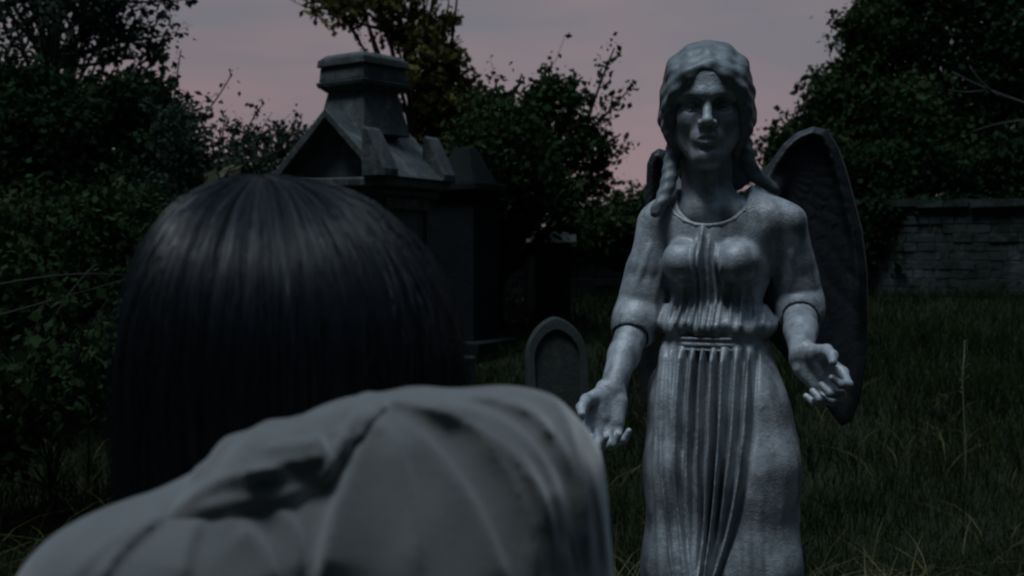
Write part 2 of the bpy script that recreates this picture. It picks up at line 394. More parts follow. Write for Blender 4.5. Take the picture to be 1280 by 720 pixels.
# sleeves with rolled cuffs
for sh, el, wr in ((shL, elL, wrL), (shR, elR, wrR)):
    ax = (el-sh)/np.linalg.norm(el-sh)
    S.chain([sh, sh*.5+el*.5, el], [.041, .040, .040], .014)
    fa = (wr-el)/np.linalg.norm(wr-el)
    for q, rr in ((-.062, .0440), (-.048, .0470), (-.022, .0470), (-.008, .0500), (.014, .0520), (.027, .0500)):
        c = el+(ax if q < 0 else fa)*q; d = fa*.35+ax*.65; d /= np.linalg.norm(d)
        S.cone(c-d*.004, c+d*.004, rr, rr, .004)
    # creases on the upper sleeve
    u = np.cross(ax, [0, 1, 0]); u /= np.linalg.norm(u); v = np.cross(ax, u); L_ = np.linalg.norm(el-sh)
    for i in range(6):   # long soft creases running down the sleeve
        a0 = i*1.05+.4; q0 = .15+.1*(i % 3)
        pc = [sh+ax*L_*(q0+(.86-q0)*t_)+(u*math.cos(a0+.35*t_)+v*math.sin(a0+.35*t_))*(.038+.002*t_) for t_ in np.linspace(0, 1, 16)]
        S.chain(pc, [.001+.005*math.sin(math.pi*min(1, t_*.75+.1)) for t_ in np.linspace(0, 1, 16)], .007)
for el, wr in ((elL, wrL), (elR, wrR)):
    fa = (wr-el)/np.linalg.norm(wr-el); S.cone(el+fa*.045, el+fa*.12, .0375, .034, .004, True)
bod = [(lx(x0, 330), lz(y0), lx(x1, 400), lz(y1), a, b) for x0, y0, x1, y1, a, b in (
    (866, 300, 862, 412, .008, .003), (874, 285, 874, 412, .010, -.002), (883, 300, 880, 412, .008, .002), (893, 310, 890, 412, .008, .003), (902, 330, 898, 412, .006, 0),
    (846, 368, 838, 412, .010, .004), (858, 372, 852, 412, .007, 0), (912, 372, 915, 412, .007, 0), (925, 368, 928, 412, .009, 0), (938, 365, 945, 412, .006, .003), (832, 372, 826, 412, .006, 0), (952, 372, 956, 412, .006, 0))]
def ll(rows): return [(lx(x0, 440), lz(440), lx(x1, 720, -.15)+.0, .567, a, b) for x0, x1, a, b in rows]
skl = ll(((832, 858, .006, -.004), (848, 862, .015, -.016), (864, 868, .018, -.008), (877, 871, .022, .000), (892, 874, .022, .005), (906, 877, .024, .012), (922, 881, .016, .018), (938, 886, .018, .024), (824, 845, .009, -.014), (816, 826, .006, -.010)))
grv = ll(((840, 860, .006, -.010), (856, 865, .012, -.012), (871, 869, .016, -.004), (885, 872, .012, .003), (899, 876, .018, .009), (914, 879, .014, .015), (930, 884, .014, .021), (946, 892, .010, .027)))
def dresspost(x, y, z, D):
    fr = np.clip((-.01-y)/.05, 0, 1)
    m1 = np.clip((z-1.075)/.02, 0, 1); m2 = np.clip((1.062-z)/.02, 0, 1)
    D = D-fr*m1*1.25*ridge_field(bod, .0040, x, z)-fr*m2*(ridge_field(skl, .0060, x, z, 1.3)-.9*ridge_field(grv, .0048, x, z, 1.3))
    return D+.0012*np.sin(70*x+30*z)*np.sin(55*y-40*z+2)
S.post = dresspost
# neckline band
def nk(a): return (.066*math.cos(a), -.012+.070*math.sin(a), 1.352+.045*math.sin(a)*(1 if math.sin(a) < 0 else .2))
dress = link('dress', mesh('dress', *S.mesh(.0027)), STATUE, statue, True)
def hit(S_, px, py, tr, y0=1.9, n=400, step=.004, far=None):
    o = np.array([0, 0, CAMZ]); d = at(px, py, 1.0)-o; d /= np.linalg.norm(d)
    ts = y0+np.arange(n)*step; P = tr(o+ts[:, None]*d)
    D = S_.eval(P[:, 0], P[:, 1], P[:, 2]); k = np.argmax(D < 0)
    return P[k] if D[k] < 0 else None
def tr_st(P): q = P-np.array([SX, YS, 0]); return np.stack([q[:, 0]*ca+q[:, 1]*sa, -q[:, 0]*sa+q[:, 1]*ca, q[:, 2]], 1)
pts = [hit(S, x, y, tr_st) for x, y in ((832, 246), (836, 258), (844, 268), (856, 276), (870, 281), (886, 282), (902, 280), (918, 274), (930, 264), (938, 250))]
B = Sdf(); B.chain([p for p in pts if p is not None], .0042, .003)
link('neckline', mesh('neckline', *B.mesh(.0016)), STATUE, dress, True)
B = Sdf()
def beltf(x, y, z):
    d = (np.sqrt((x/.107)**2+(y/.092)**2)-1)*.095
    return np.maximum(d, np.abs(z-1.056)-.0115)-.002-.0016*np.sin(z*520)
B.add(beltf, (-.12, -.10, 1.04), (.12, .10, 1.075), .003)
link('belt', mesh('belt', *B.mesh(.0024)), STATUE, dress, True)
# wings: leading ridge and layered feathers
def polysdf(x, z, pts):
    d = None; n_ = len(pts); sg = np.ones(np.broadcast(x, z).shape)
    for i in range(n_):
        ax_, az_ = pts[i]; bx_, bz_ = pts[i-1]; ex, ez = bx_-ax_, bz_-az_; wx, wz = x-ax_, z-az_
        t = np.clip((wx*ex+wz*ez)/(ex*ex+ez*ez), 0, 1); q = (wx-ex*t)**2+(wz-ez*t)**2; d = q if d is None else np.minimum(d, q)
        c1 = z >= az_; c2 = z < bz_; c3 = ex*wz > ez*wx
        sg = np.where((c1 & c2 & c3) | (~c1 & ~c2 & ~c3), -sg, sg)
    return sg*np.sqrt(d)
def wing(s):
    if s > 0: px_ = [(936, 268), (950, 232), (964, 204), (980, 181), (998, 166), (1018, 159), (1035, 163), (1048, 184), (1059, 216), (1068, 250), (1078, 290), (1084, 340), (1085, 400), (1083, 450), (1076, 496), (1065, 526), (1052, 532), (1036, 510), (1012, 480), (960, 420)]; dy = .19; root = W(965, 215, .19)
    else: px_ = [(870, 290), (852, 240), (845, 205), (836, 190), (826, 186), (817, 192), (811, 206), (810, 240), (806, 300), (802, 380), (800, 450), (806, 510), (830, 540), (860, 500)]; dy = .25; root = W(845, 215, .25)
    pl = [W(x_, y_, dy) for x_, y_ in px_]; P2 = [(p[0], p[2]) for p in pl]
    cx = np.mean([p[0] for p in P2]); A_, B2, _ = np.linalg.lstsq(np.array([[p[0], 1, 0] for p in pl]), np.array([p[1] for p in pl]), rcond=None)[0]
    S = Sdf()
    def f(x, y, z):
        d2 = polysdf(x, z, P2); yc = A_*x+B2
        r_ = np.sqrt((x-root[0])**2+(z-root[2])**2); th_ = np.arctan2(x-root[0], root[2]-z)*s
        up = np.clip((z-root[2]+.22)/.1, 0, 1)
        rel = .0022*np.abs(np.sin(th_*19+.6*np.sin(r_*30)))*(1-up)+up*.0018*np.abs(np.sin(th_*15+(np.floor(r_/.045) % 2)*1.57))*(.4+.6*((r_/.045) % 1))
        rim = .022*np.exp(-((d2+.016)/.013)**2)*np.clip((z-1.02)/.15, .15, 1)
        half = .016+rel+rim
        return np.maximum(d2, np.abs(y-yc)-half)*.8
    lo = np.array([min(p[0] for p in P2), min(p[1] for p in pl)-.05, min(p[1] for p in P2)]); hi = np.array([max(p[0] for p in P2), max(p[1] for p in pl)+.05, max(p[1] for p in P2)])
    S.add(f, lo, hi, .008)
    S.chain([(s*.04, .08, 1.16), (s*.06, .13, 1.26), root+np.array([0, -.0, -.02])], [.045, .04, .03], .02)
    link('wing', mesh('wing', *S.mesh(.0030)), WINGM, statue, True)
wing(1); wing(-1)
P = MB(); P.box((0, 0, .06), (.62, .56, .13), jit=.004); P.build('plinth', STATUE, statue, bevel=.012)

# ------------------------------------------------------------------ person seen from behind
person = empty('person', (-.11, .72, 0))
tag(person, 'person seen from behind, bowed forward, long dark hair over a pale hooded jacket', 'person')
po = np.array([-.11, .72, 0])
def build_p(name, S_, h, m, parent, **k):
    V, Fc = S_.mesh(h, **k); return link(name, mesh(name, V-po, Fc), m, parent, True)
hc = np.array([-.172, .925, 1.150])
shl, shr = np.array([-.232, .69, 1.034]), np.array([.002, .765, 1.102])
ell_, elr_ = np.array([-.31, .80, .78]), np.array([.050, .86, .84])
wrl_, wrr_ = np.array([-.20, 1.02, .72]), np.array([-.04, 1.08, .74])
# body with face towards the statue, bowed
Mp = np.array(Matrix.Rotation(R(155), 3, 'Z') @ Matrix.Rotation(R(32), 3, 'X'))
S = Sdf(); head_sdf(S, Mp, hc+np.array([0, .0, -.0]), .98, neck=False)
S.cone(hc+np.array([0, -.01, -.04]), (-.13, .83, 1.00), .05, .05, .03)
Vh = S.mesh(.003)
S = Sdf(); S.ell((-.12, .76, .95), (.10, .06, .10), .04); S.ell((-.11, .72, .80), (.10, .07, .08), .04)
for sh_, el_, wr_ in ((shl, ell_, wrl_), (shr, elr_, wrr_)): S.chain([sh_, el_, wr_], [.035, .035, .023], .02)
hand_sdf(S, wrl_, (.5, .6, -.35), (.3, -.2, .9), (.2, .9, .2), .92); hand_sdf(S, wrr_, (-.5, .6, -.35), (-.3, -.2, .9), (-.2, .9, .2), .92)
S.cone((-.12, .77, .96), (-.13, .83, 1.00), .05, .048, .02)
for s in (-1, 1): S.chain([(-.11+s*.08, .72, .78), (-.11+s*.10, .80, .45), (-.11+s*.11, .69, .10)], [.065, .05, .04], .02); S.cone((-.11+s*.11, .69, .07), (-.11+s*.12, .84, .04), .035, .03, .02)
Vb = S.mesh(.004)
V, Fc = joinVF(Vh, Vb); pbody = link('body', mesh('body', V-po, Fc), SKIN, person, True)
# jacket
J = Sdf()
J.cone(shl, (-.14, .725, 1.055), .050, .058, .03); J.cone((-.14, .725, 1.055), (-.06, .765, 1.100), .058, .052, .03); J.cone((-.09, .765, 1.103), shr, .052, .050, .02)
J.ell((-.115, .755, .93), (.165, .105, .20), .04)
J.ell((-.030, .755, 1.00), (.080, .075, .14), .04); J.ell((-.205, .710, .98), (.075, .085, .11), .04)
J.ell((-.11, .72, .82), (.16, .12, .16), .06)
J.chain([shl, ell_, wrl_], [.052, .048, .034], .03); J.chain([shr, shr*.5+elr_*.5, elr_, wrr_], [.050, .054, .048, .034], .025)
base = Sdf(); base.p = list(J.p)
idt = lambda P: P
def fold(S_, pix, r, k, sink=.3, cut=False, on=None):
    ps = [hit(on or base, x, y, idt, y0=.35, n=300, step=.002) for x, y in pix]; ps = [p for p in ps if p is not None]
    if len(ps) < 2: return
    n = len(ps); rr = [r*(.35+.65*math.sin(math.pi*(i+.5)/n)) for i in range(n)]
    ps = [p+np.array([0, sink*q, -.1*q]) for p, q in zip(ps, rr)]
    S_.chain(ps, rr, k, cut)
def catmull(P, n=5):
    P = [np.array(p, float) for p in P]; P = [2*P[0]-P[1]]+P+[2*P[-1]-P[-2]]; o = []
    for i in range(1, len(P)-2):
        for k in range(n):
            t = k/n; o.append(.5*((2*P[i])+(-P[i-1]+P[i+1])*t+(2*P[i-1]-5*P[i]+4*P[i+1]-P[i+2])*t*t+(-P[i-1]+3*P[i]-3*P[i+1]+P[i+2])*t**3))
    o.append(P[-2]); return o
def layered(folds, extra=None):
    """cloth folds: a crisp lip on one side of a curve, falling away softly on the other (widths in half millimetres)"""
    def f(x, y, z, D):
        m = np.abs(D) < .03; X = np.broadcast_to(x, D.shape)[m]; Y = np.broadcast_to(y, D.shape)[m]; Z = np.broadcast_to(z, D.shape)[m]
        dep = Y*math.cos(TH)-(Z-CAMZ)*math.sin(TH); u = 640+F*X/dep; v = 360-F*(Y*math.sin(TH)+(Z-CAMZ)*math.cos(TH))/dep
        h = np.zeros_like(u)
        for pts, amp, w1, w2 in folds:
            C = catmull(pts, 4); n_ = len(C)-1; best = np.full(u.shape, 1e9); sg = np.zeros_like(u); tt = np.zeros_like(u)
            lo_ = np.min(C, 0)-4*max(abs(w1), abs(w2)); hi_ = np.max(C, 0)+4*max(abs(w1), abs(w2))
            q = np.where((u > lo_[0]) & (u < hi_[0]) & (v > lo_[1]) & (v < hi_[1]))[0]
            if not len(q): continue
            uu, vv = u[q], v[q]; bq = np.full(uu.shape, 1e9); sq = np.zeros_like(uu); tq = np.zeros_like(uu)
            for i in range(n_):
                e = C[i+1]-C[i]; t = np.clip(((uu-C[i][0])*e[0]+(vv-C[i][1])*e[1])/(e@e), 0, 1)
                du, dv = uu-C[i][0]-t*e[0], vv-C[i][1]-t*e[1]; d2 = du*du+dv*dv; k_ = d2 < bq
                bq[k_] = d2[k_]; sq[k_] = np.sign(e[0]*dv-e[1]*du)[k_]; tq[k_] = ((i+t)/n_)[k_]
            d = np.sqrt(bq); w1a, w2a = w1, max(w2*1.4, 7)
            prof = np.where(sq > 0, np.exp(-(d/w1a)**1.3), np.exp(-(d/w2a)**2))
            h[q] += amp*prof*np.clip(np.sin(np.pi*np.clip(tq*.92+.06, 0, 1))*1.8, 0, 1)
        D = np.array(D); D[m] -= h
        return D if extra is None else extra(x, y, z, D)
    return f
# curves run from the collar outwards; the soft side is on the right of travel in the picture (below for a rightward curve)
JF = [([(640, 500), (672, 520), (690, 552)], .0035, 7, 5),
      ([(690, 600), (700, 650), (706, 720)], .0030, 7, 5),
            ([(484, 512), (496, 496), (522, 491), (548, 498), (566, 512)], .0045, 12, 7),
      ([(566, 508), (600, 492), (650, 489), (690, 500), (708, 530)], .0030, 12, 7),
      ([(548, 506), (590, 520), (640, 556), (676, 610), (690, 660)], .0055, 9, 6),
      ([(474, 500), (520, 506), (575, 524), (630, 560), (668, 606), (688, 660), (694, 720)], .0085, 26, 4),
      ([(510, 498), (570, 506), (628, 528), (670, 566), (696, 616), (706, 670)], .0060, 16, 4),
      ([(560, 492), (620, 500), (668, 520), (700, 556), (716, 600)], .0055, 14, 4),
      ([(400, 735), (412, 670), (434, 600), (460, 540), (484, 506)], .0125, 46, 8),
      ([(500, 520), (548, 570), (590, 630), (622, 700), (634, 740)], .0050, 28, 6),
      ([(486, 540), (508, 600), (520, 660), (524, 735)], .0040, 26, 7),
      ([(600, 540), (640, 600), (664, 660), (672, 730)], .0045, 14, 5),
      ([(706, 520), (722, 570), (732, 630), (740, 720)], .0045, 12, 4),
      ([(728, 560), (744, 610), (754, 660), (762, 725)], .0035, 8, 4),
      ([(300, 655), (330, 690), (345, 740)], .0070, 24, 6),
      ([(346, 632), (370, 670), (376, 730)], .0060, 14, 6),
      ([(205, 640), (170, 668), (140, 700), (120, 735)], .0050, 20, 4),
      ([(170, 652), (130, 680), (100, 710), (80, 735)], .0030, 14, 6),
      ([(250, 648), (236, 680), (228, 730)], .0045, 22, 6)]
J.post = layered(JF, lambda x, y, z, D: D+.0006*np.sin(38*x+22*z+3*np.sin(31*y))*np.sin(47*z-26*x+1.3)+.0005*np.sin(90*x+40*z+4*np.sin(20*z))*np.sin(60*z-70*x))
jacket = build_p('jacket', J, .0027, CLOTH, person)
# crumpled hood lying below the hair
H = Sdf()
def hp(px, py, Y): return at(px, py, Y)
def hb(px, py, lift):
    p = hit(base, px, py, idt, y0=.35, n=300, step=.002); return p+np.array([0, .6*lift, -.8*lift]) if p is not None else at(px, py, .72)
H.chain([hb(212, 648, .004), hb(250, 632, .010), hb(300, 622, .012), hb(350, 612, .012), hb(395, 592, .012), hb(430, 562, .012), hb(456, 532, .012), hb(480, 512, .010)], [.006, .014, .018, .018, .018, .017, .016, .012], .008)
H.chain([hp(225, 634, .69), hp(262, 604, .70), hp(300, 576, .71), hp(345, 560, .72), hp(385, 549, .73), hp(398, 548, .73)], [.005, .011, .015, .016, .014, .012], .006)
H.chain([hp(405, 548, .74), hp(432, 533, .745), hp(462, 518, .755), hp(495, 512, .765), hp(530, 515, .77)], [.013, .014, .013, .010, .007], .006)
H.chain([hp(270, 622, .69), hp(330, 592, .695), hp(390, 575, .705), hp(440, 545, .72), hp(480, 520, .74)], [.012, .021, .021, .018, .012], .008)
HF = [      ([(420, 532), (432, 552), (430, 574)], .0040, 7, 4),
      ([(215, 640), (262, 606), (306, 590), (340, 588), (372, 596)], .0055, 18, 4),
      ([(408, 566), (384, 574), (352, 578), (322, 590), (312, 604)], .0055, 16, 4),
      ([(300, 566), (308, 584), (312, 606), (330, 626)], .0045, 10, 4),
      ([(392, 540), (404, 560), (410, 585), (400, 606)], .0075, 14, 4),
      ([(412, 590), (424, 560), (440, 530), (462, 506)], .0060, 12, 4),
      ([(446, 556), (456, 532), (472, 512), (500, 500)], .0060, 14, 3),
      ([(330, 562), (362, 556), (394, 552)], .0040, 10, 3),
      ([(240, 640), (290, 626), (340, 622), (384, 606)], .0040, 12, 4)]
H.post = layered(HF)
hood = build_p('hood', H, .0026, CLOTH, jacket)
# armhole seam and stitching raised along the right shoulder
ps = [hit(J, x, y, idt, y0=.35, n=300, step=.002) for x, y in ((686, 494), (692, 520), (696, 550), (700, 585), (706, 625), (714, 670), (722, 714))]
ps = [p-po for p in ps if p is not None]
sm = MB(); sm.tube(ps, .0016, 6); sm.build('shoulder_seam', CLOTH, jacket, True)
Tz = Sdf(); Tz.ell((-.11, .72, .76), (.155, .125, .12), .03)
for s in (-1, 1): Tz.chain([(-.11+s*.08, .72, .76), (-.11+s*.10, .80, .45), (-.11+s*.11, .695, .10)], [.09, .068, .052], .03)
build_p('trousers', Tz, .008, TROUSER, person)
for s in (-1, 1):
    Bt = Sdf(); Bt.chain([(-.11+s*.11, .69, .14), (-.11+s*.11, .69, .06)], [.05, .05], .01); Bt.cone((-.11+s*.11, .68, .048), (-.11+s*.125, .88, .042), .05, .042, .02)
    build_p('boot', Bt, .006, LEATHER, person)
# hair: volume underneath and thousands of strands
a_, b_, c_ = .127, .118, .156
pole = np.array([-.030, .050])
def hsurf(phi, th, k=1.0, drop=0):
    s_, c2 = np.sin(th), np.cos(th); w = (1-s_)**1.0
    x = hc[0]+a_*k*s_*np.cos(phi)+pole[0]*w; y = hc[1]+b_*k*s_*np.sin(phi)+pole[1]*w
    z = hc[2]+c_*k*c2-drop
    return x, y, z
def bottom(phi):  # length of the hanging curtain; longest on the far left side
    return .16+.05*np.cos(phi-math.pi)
# under volume
nph, nth = 96, 40; Vs = []
for i in range(nth):
    for j in range(nph):
        ph = 2*math.pi*j/nph; wob = 1+.012*math.sin(ph*17)+.008*math.sin(ph*31+1)
        if i < 24: x, y, z = hsurf(ph, math.pi/2*i/23, .965*(1+(wob-1)*min(1, i/10)))
        else: x, y, z = hsurf(ph, math.pi/2, .965*wob*(1-.06*((i-23)/16)**2), bottom(ph)*(i-23)/16)
        Vs.append((x, y, z))
Fq = np.array([(i*nph+j, (i+1)*nph+j, (i+1)*nph+(j+1) % nph, i*nph+(j+1) % nph) for i in range(nth-1) for j in range(nph)])
parts = [(np.array(Vs), Fq)]
NS, NP = 11000, 22
ncl = 190; clph = rng.uniform(0, 2*math.pi, ncl)
ci = rng.integers(0, ncl, NS); phi = clph[ci]+rng.normal(0, .020, NS); loose = rng.random(NS) < .06
phi[loose] = rng.uniform(0, 6.283, loose.sum())
rad = .975+.022*rng.random(NS)+.045*np.sin(ci*1.7)*(.6+.4*np.cos(ci*.9)); fly = rng.random(NS) < .03; rad[fly] += rng.uniform(.01, .07, fly.sum())
t0 = rng.uniform(0.0, .45, NS)*(rng.random(NS) < .7)
tt = np.linspace(0, 1, NP)[None, :]
L_ = bottom(phi)[:, None]+rng.normal(0, .012, NS)[:, None]
arc = .62
th = np.clip(t0[:, None]+(math.pi/2-t0[:, None])*np.clip(tt/arc, 0, 1), 0, math.pi/2)
down = np.clip((tt-arc)/(1-arc), 0, 1)
ph = phi[:, None]+.05*np.sin(tt*5+ci[:, None])*tt+(rng.normal(0, .05, NS)*np.where(rng.random(NS) < .10, 4.5, 1))[:, None]*tt**1.6
kk = rad[:, None]*np.ones_like(tt)
kk = 1+(kk-1)*np.clip(tt*4, .3, 1)
x, y, z = hsurf(ph, th, kk, 0); sh = 1-.06*down**2
x = hc[0]+(x-hc[0])*sh+.003*np.sin(ci[:, None]*2.1+tt*7)*tt; y = hc[1]+(y-hc[1])*sh; z = z-down*L_
wv = np.stack([x, y, z], 2)  # NS,NP,3
tan = np.gradient(wv, axis=1); tan /= np.linalg.norm(tan, axis=2, keepdims=True)+1e-9
nrm = wv-np.array([hc[0], hc[1], hc[2]-.05]); bi = np.cross(tan, nrm); bi /= np.linalg.norm(bi, axis=2, keepdims=True)+1e-9; n2 = np.cross(bi, tan)
rr = rng.uniform(.00022, .00055, NS)[:, None, None]*(1-.6*tt[..., None]**3)
ring = np.stack([wv+rr*(bi*math.cos(q)+n2*math.sin(q)) for q in (0, 2.094, 4.189)], 2)  # NS,NP,3,3
VV = ring.reshape(-1, 3); bidx = (np.arange(NS)[:, None, None]*NP*3+np.arange(NP-1)[None, :, None]*3+np.arange(3)[None, None, :])
nx = (np.arange(NS)[:, None, None]*NP*3+np.arange(NP-1)[None, :, None]*3+((np.arange(3)+1) % 3)[None, None, :])
FF = np.stack([bidx, nx, nx+3, bidx+3], -1).reshape(-1, 4)
parts.append((VV, FF))
stray = MB()
for i in range(420):
    ph0 = random.uniform(-.75, .9) if i % 3 else random.uniform(0, 6.28); th0 = random.uniform(.5, 1.5); k0 = 1.0+abs(random.gauss(0, .03)); dr = random.uniform(-.5, .5); n_ = 9; ps = []
    for j in range(n_):
        t = j/(n_-1); th_ = th0+t*.7; x_, y_, z_ = hsurf(ph0+dr*t*.5, min(th_, math.pi/2), k0+.05*math.sin(t*3+i)*t, max(0, th_-math.pi/2)*.12)
        ps.append((x_+.004*math.sin(t*4+i), y_, z_))
    stray.tube(ps, [.00035]*n_, 3)
sv = np.array(stray.v); sf = np.array([q for q in stray.f if len(q) == 4]); parts.append((sv, sf))
V, Fc = joinVF(*parts); link('hair', mesh('hair', V-po, Fc), HAIRM, person, True)

# ------------------------------------------------------------------ ground
def gz(x, y):
    r = np.clip((y-4)/14, 0, 1); return .5*r*r*(3-2*r)+.025*np.sin(x*.9+.5*y)*np.clip(y/5, 0, 1)
n = 150
u = np.linspace(-1, 1, n); gx = 200*np.sign(u)*np.abs(u)**3; v = np.linspace(0, 1, n); gy = -60+0*v; gy = np.where(v < .2, -60+60*v/.2, 400*((v-.2)/.8)**3)
X, Y = np.meshgrid(gx, gy, indexing='ij'); Z = gz(X, Y)
idx = np.arange(n*n).reshape(n, n); Fq = np.stack([idx[:-1, :-1], idx[1:, :-1], idx[1:, 1:], idx[:-1, 1:]], -1).reshape(-1, 4)
g = link('ground', mesh('ground', np.stack([X.ravel(), Y.ravel(), Z.ravel()], 1), Fq), SOIL, None, True); tag(g, 'dark grassy churchyard ground', 'ground', kind='structure')

def blades(name, x, y, hgt, wid, lean, m, label, z0=None):
    N = len(x); az = rng.uniform(0, 6.283, N); seg = 4
    z = gz(x, y) if z0 is None else z0; side = np.stack([-np.sin(az), np.cos(az), 0*az], 1); dr = np.stack([np.cos(az), np.sin(az), 0*az], 1)
    fa = az+rng.uniform(-1.5, 1.5, N); side = np.stack([-np.sin(fa), np.cos(fa), 0*fa], 1)
    P = []
    for i in range(seg+1):
        t = i/seg; c = np.stack([x, y, z-.01], 1)+dr*(lean*hgt*t**2)[:, None]+np.array([0, 0, 1])*(hgt*(t-.35*lean*t**2.5))[:, None]
        w = (wid*(1-t)**.7*.5+.0004)[:, None]; P += [c-side*w, c+side*w]
    P = np.stack(P, 1).reshape(-1, 3); b = np.arange(N)[:, None]*(2*seg+2); Fq = np.concatenate([b+np.array([[2*i, 2*i+1, 2*i+3, 2*i+2]]) for i in range(seg)], 0)
    o = link(name, mesh(name, P, Fq), m); tag(o, label, 'grass', kind='stuff'); return o
def scatter(N, y0, y1, pad=.40):
    y = y0*(y1/y0)**rng.random(N); x = rng.uniform(-1, 1, N)*(.427+pad)*y; return x, y
def tuft(x, y): return np.clip(.5+.5*np.sin(x*2.1+1.3*np.sin(y*1.7))*np.sin(y*2.6+1.9*np.sin(x*1.3)), 0, 1)
x, y = scatter(230000, 1.1, 21); t = tuft(x, y)
far = np.clip(y/6, .6, 2.2)
blades('grass', x, y, (.05+.13*t+.06*rng.random(len(x)))*np.clip(far, 1, 1.6), .004*far, rng.uniform(.2, 1.0, len(x)), GRASSM, 'dark rough grass covering the churchyard')
x, y = scatter(8000, 1.6, 9); t = tuft(x*1.7+3, y*1.5); k = t > .55; x, y = x[k], y[k]
blades('dry_grass', x, y, rng.uniform(.12, .38, len(x)), .0028*np.clip(y/3, 1, 2), rng.uniform(.5, 1.5, len(x)), STRAWM, 'thin dry straw coloured grass stems among the green')
def clump(px, py, Y, n, h, label, r=.10, m=STRAWM):
    p = at(px, py, Y); x = p[0]+rng.normal(0, r, n); y = Y+rng.normal(0, r, n)
    o = blades('grass_tuft', x, y, rng.uniform(.4, 1, n)*h, np.full(n, .0035), rng.uniform(.3, 1.3, n), m, label)
    o['kind'] = 'thing'; o['category'] = 'grass tuft'; return o
clump(1170, 700, 3.3, 320, .36, 'yellowish grass tuft low to the right of the statue skirt', .14)
clump(1030, 690, 2.95, 150, .42, 'long dry grass blades brushing the right side of the statue skirt', .08)
clump(1120, 660, 3.8, 220, .30, 'short dry tuft behind the yellowish one', .16)
clump(790, 560, 3.6, 60, .55, 'wispy stems between the person and the statue skirt', .07)

# ------------------------------------------------------------------ leaves, trees, shrubs
def leafmesh(C, size, flat=.0):
    N = len(C); d = rng.normal(size=(N, 3)); d[:, 2] -= .3; d /= np.linalg.norm(d, axis=1, keepdims=True)
    q = rng.normal(size=(N, 3)); s = np.cross(d, q); s /= np.linalg.norm(s, axis=1, keepdims=True)+1e-9; nn = np.cross(d, s)
    L = (size*rng.uniform(.4, 1.55, N))[:, None]; w = L*rng.uniform(.25, .42, N)[:, None]
    P = np.stack([C, C+d*L*.5+s*w+nn*w*.3, C+d*L, C+d*L*.5-s*w+nn*w*.3], 1).reshape(-1, 3)
    return P, np.arange(4*N).reshape(-1, 4)
def crownpts(blobs, root, dens=1.0, spread=.16, hollow=.35):
    """blobs: (centre, radii, clumps, leaves per clump)"""
    out = []; tips = []
    for c, r, nc, nl in blobs:
        c = np.array(c); r = np.array(r)
        d = rng.normal(size=(nc, 3)); d /= np.linalg.norm(d, axis=1, keepdims=True); q = rng.uniform(hollow, 1.08, nc)**.7
        cc = c+d*r*q[:, None]; tips.append(cc)
        for p in cc:
            k = max(3, int(nl*rng.uniform(.5, 1.4)*dens)); s = spread*rng.uniform(.5, 1.5)*np.mean(r)
            out.append(p+rng.normal(size=(k, 3))*s*np.array([1, 1, .8]))
    return np.concatenate(out), np.concatenate(tips)
def tree(name, cat, label, base, blobs, leaf, lm, trunk_r=.12, dens=1.0, spread=.16, sprigs=(), hollow=.35, group=None, nb=40, lean=(0, 0), wisps=26):
    bx, by = base; bz = float(gz(bx, by)); o = empty(name, (bx, by, bz)); tag(o, label, cat, group)
    O = np.array([bx, by, bz]); Pn, tips = crownpts(blobs, O, dens, spread, hollow); T_ = MB()
    top = np.mean([b[0] for b in blobs], 0); H = top[2]-bz
    mid = np.array([0, 0, H*.35])+np.array([lean[0], lean[1], 0]); tp = np.array(top)-O
    n_ = 7; main = []
    for i in range(n_):
        t = i/(n_-1); p = (1-t)**2*np.zeros(3)+2*t*(1-t)*mid+t*t*tp; main.append(p+rng.normal(0, .02*H*.3, 3)*(i > 0))
    main[0][2] = -.1
    T_.tube(main, [trunk_r*(1.25-.95*i/(n_-1)) for i in range(n_)], 8)
    sel = tips[rng.permutation(len(tips))[:nb]]
    for tpp in sel:
        e = tpp-O; i = rng.integers(2, n_); s0 = main[i]; m_ = (s0+e)/2+np.array([0, 0, .08*H])*rng.uniform(-.4, .6)+rng.normal(0, .04*H*.3, 3)
        r0 = trunk_r*.34; pts = [(1-t)**2*s0+2*t*(1-t)*m_+t*t*e for t in np.linspace(0, 1, 6)]
        T_.tube(pts, [r0*(1-.85*t) for t in np.linspace(0, 1, 6)], 5)
    for (a, b, nl) in sprigs:
        a, b = np.array(a), np.array(b); m_ = (a+b)/2+rng.normal(0, .04, 3)
        pts = [(1-t)**2*a+2*t*(1-t)*m_+t*t*b for t in np.linspace(0, 1, 8)]
        T_.tube([p-O for p in pts], [trunk_r*.12*(1-.7*t)+.004 for t in np.linspace(0, 1, 8)], 5)
        k = np.array(pts)[rng.integers(1, 8, nl)]; Pn = np.concatenate([Pn, k+rng.normal(0, np.linalg.norm(b-a)*.08, (nl, 3))])
    cm = np.mean(tips, 0); dd = np.linalg.norm((sel-cm)*np.array([1, 1, 1.1]), axis=1); edge = sel[np.argsort(-dd)[:max(6, len(sel)*2//3)]]
    for _ in range(wisps if len(tips) > 30 else 0):
        a = edge[rng.integers(len(edge))]; dr_ = (a-cm); dr_ = dr_/(np.linalg.norm(dr_)+1e-9)+rng.normal(0, .35, 3)+np.array([0, 0, .45]); dr_ /= np.linalg.norm(dr_); Lw = leaf*rng.uniform(3.5, 9)
        b = a+dr_*Lw; kk_ = rng.integers(8, 22); tq = rng.random(kk_)**.8
        Pn = np.concatenate([Pn, a+(b-a)*tq[:, None]+rng.normal(size=(kk_, 3))*leaf*.55]); T_.tube([a-O, (a+b)/2-O+rng.normal(0, .02, 3), b-O], [.006, .004, .002], 4)
    T_.build('trunk', BARK, o, True)
    P_, F_ = leafmesh(Pn-O, leaf); link('crown', mesh('crown', P_, F_), lm, o)
    return o
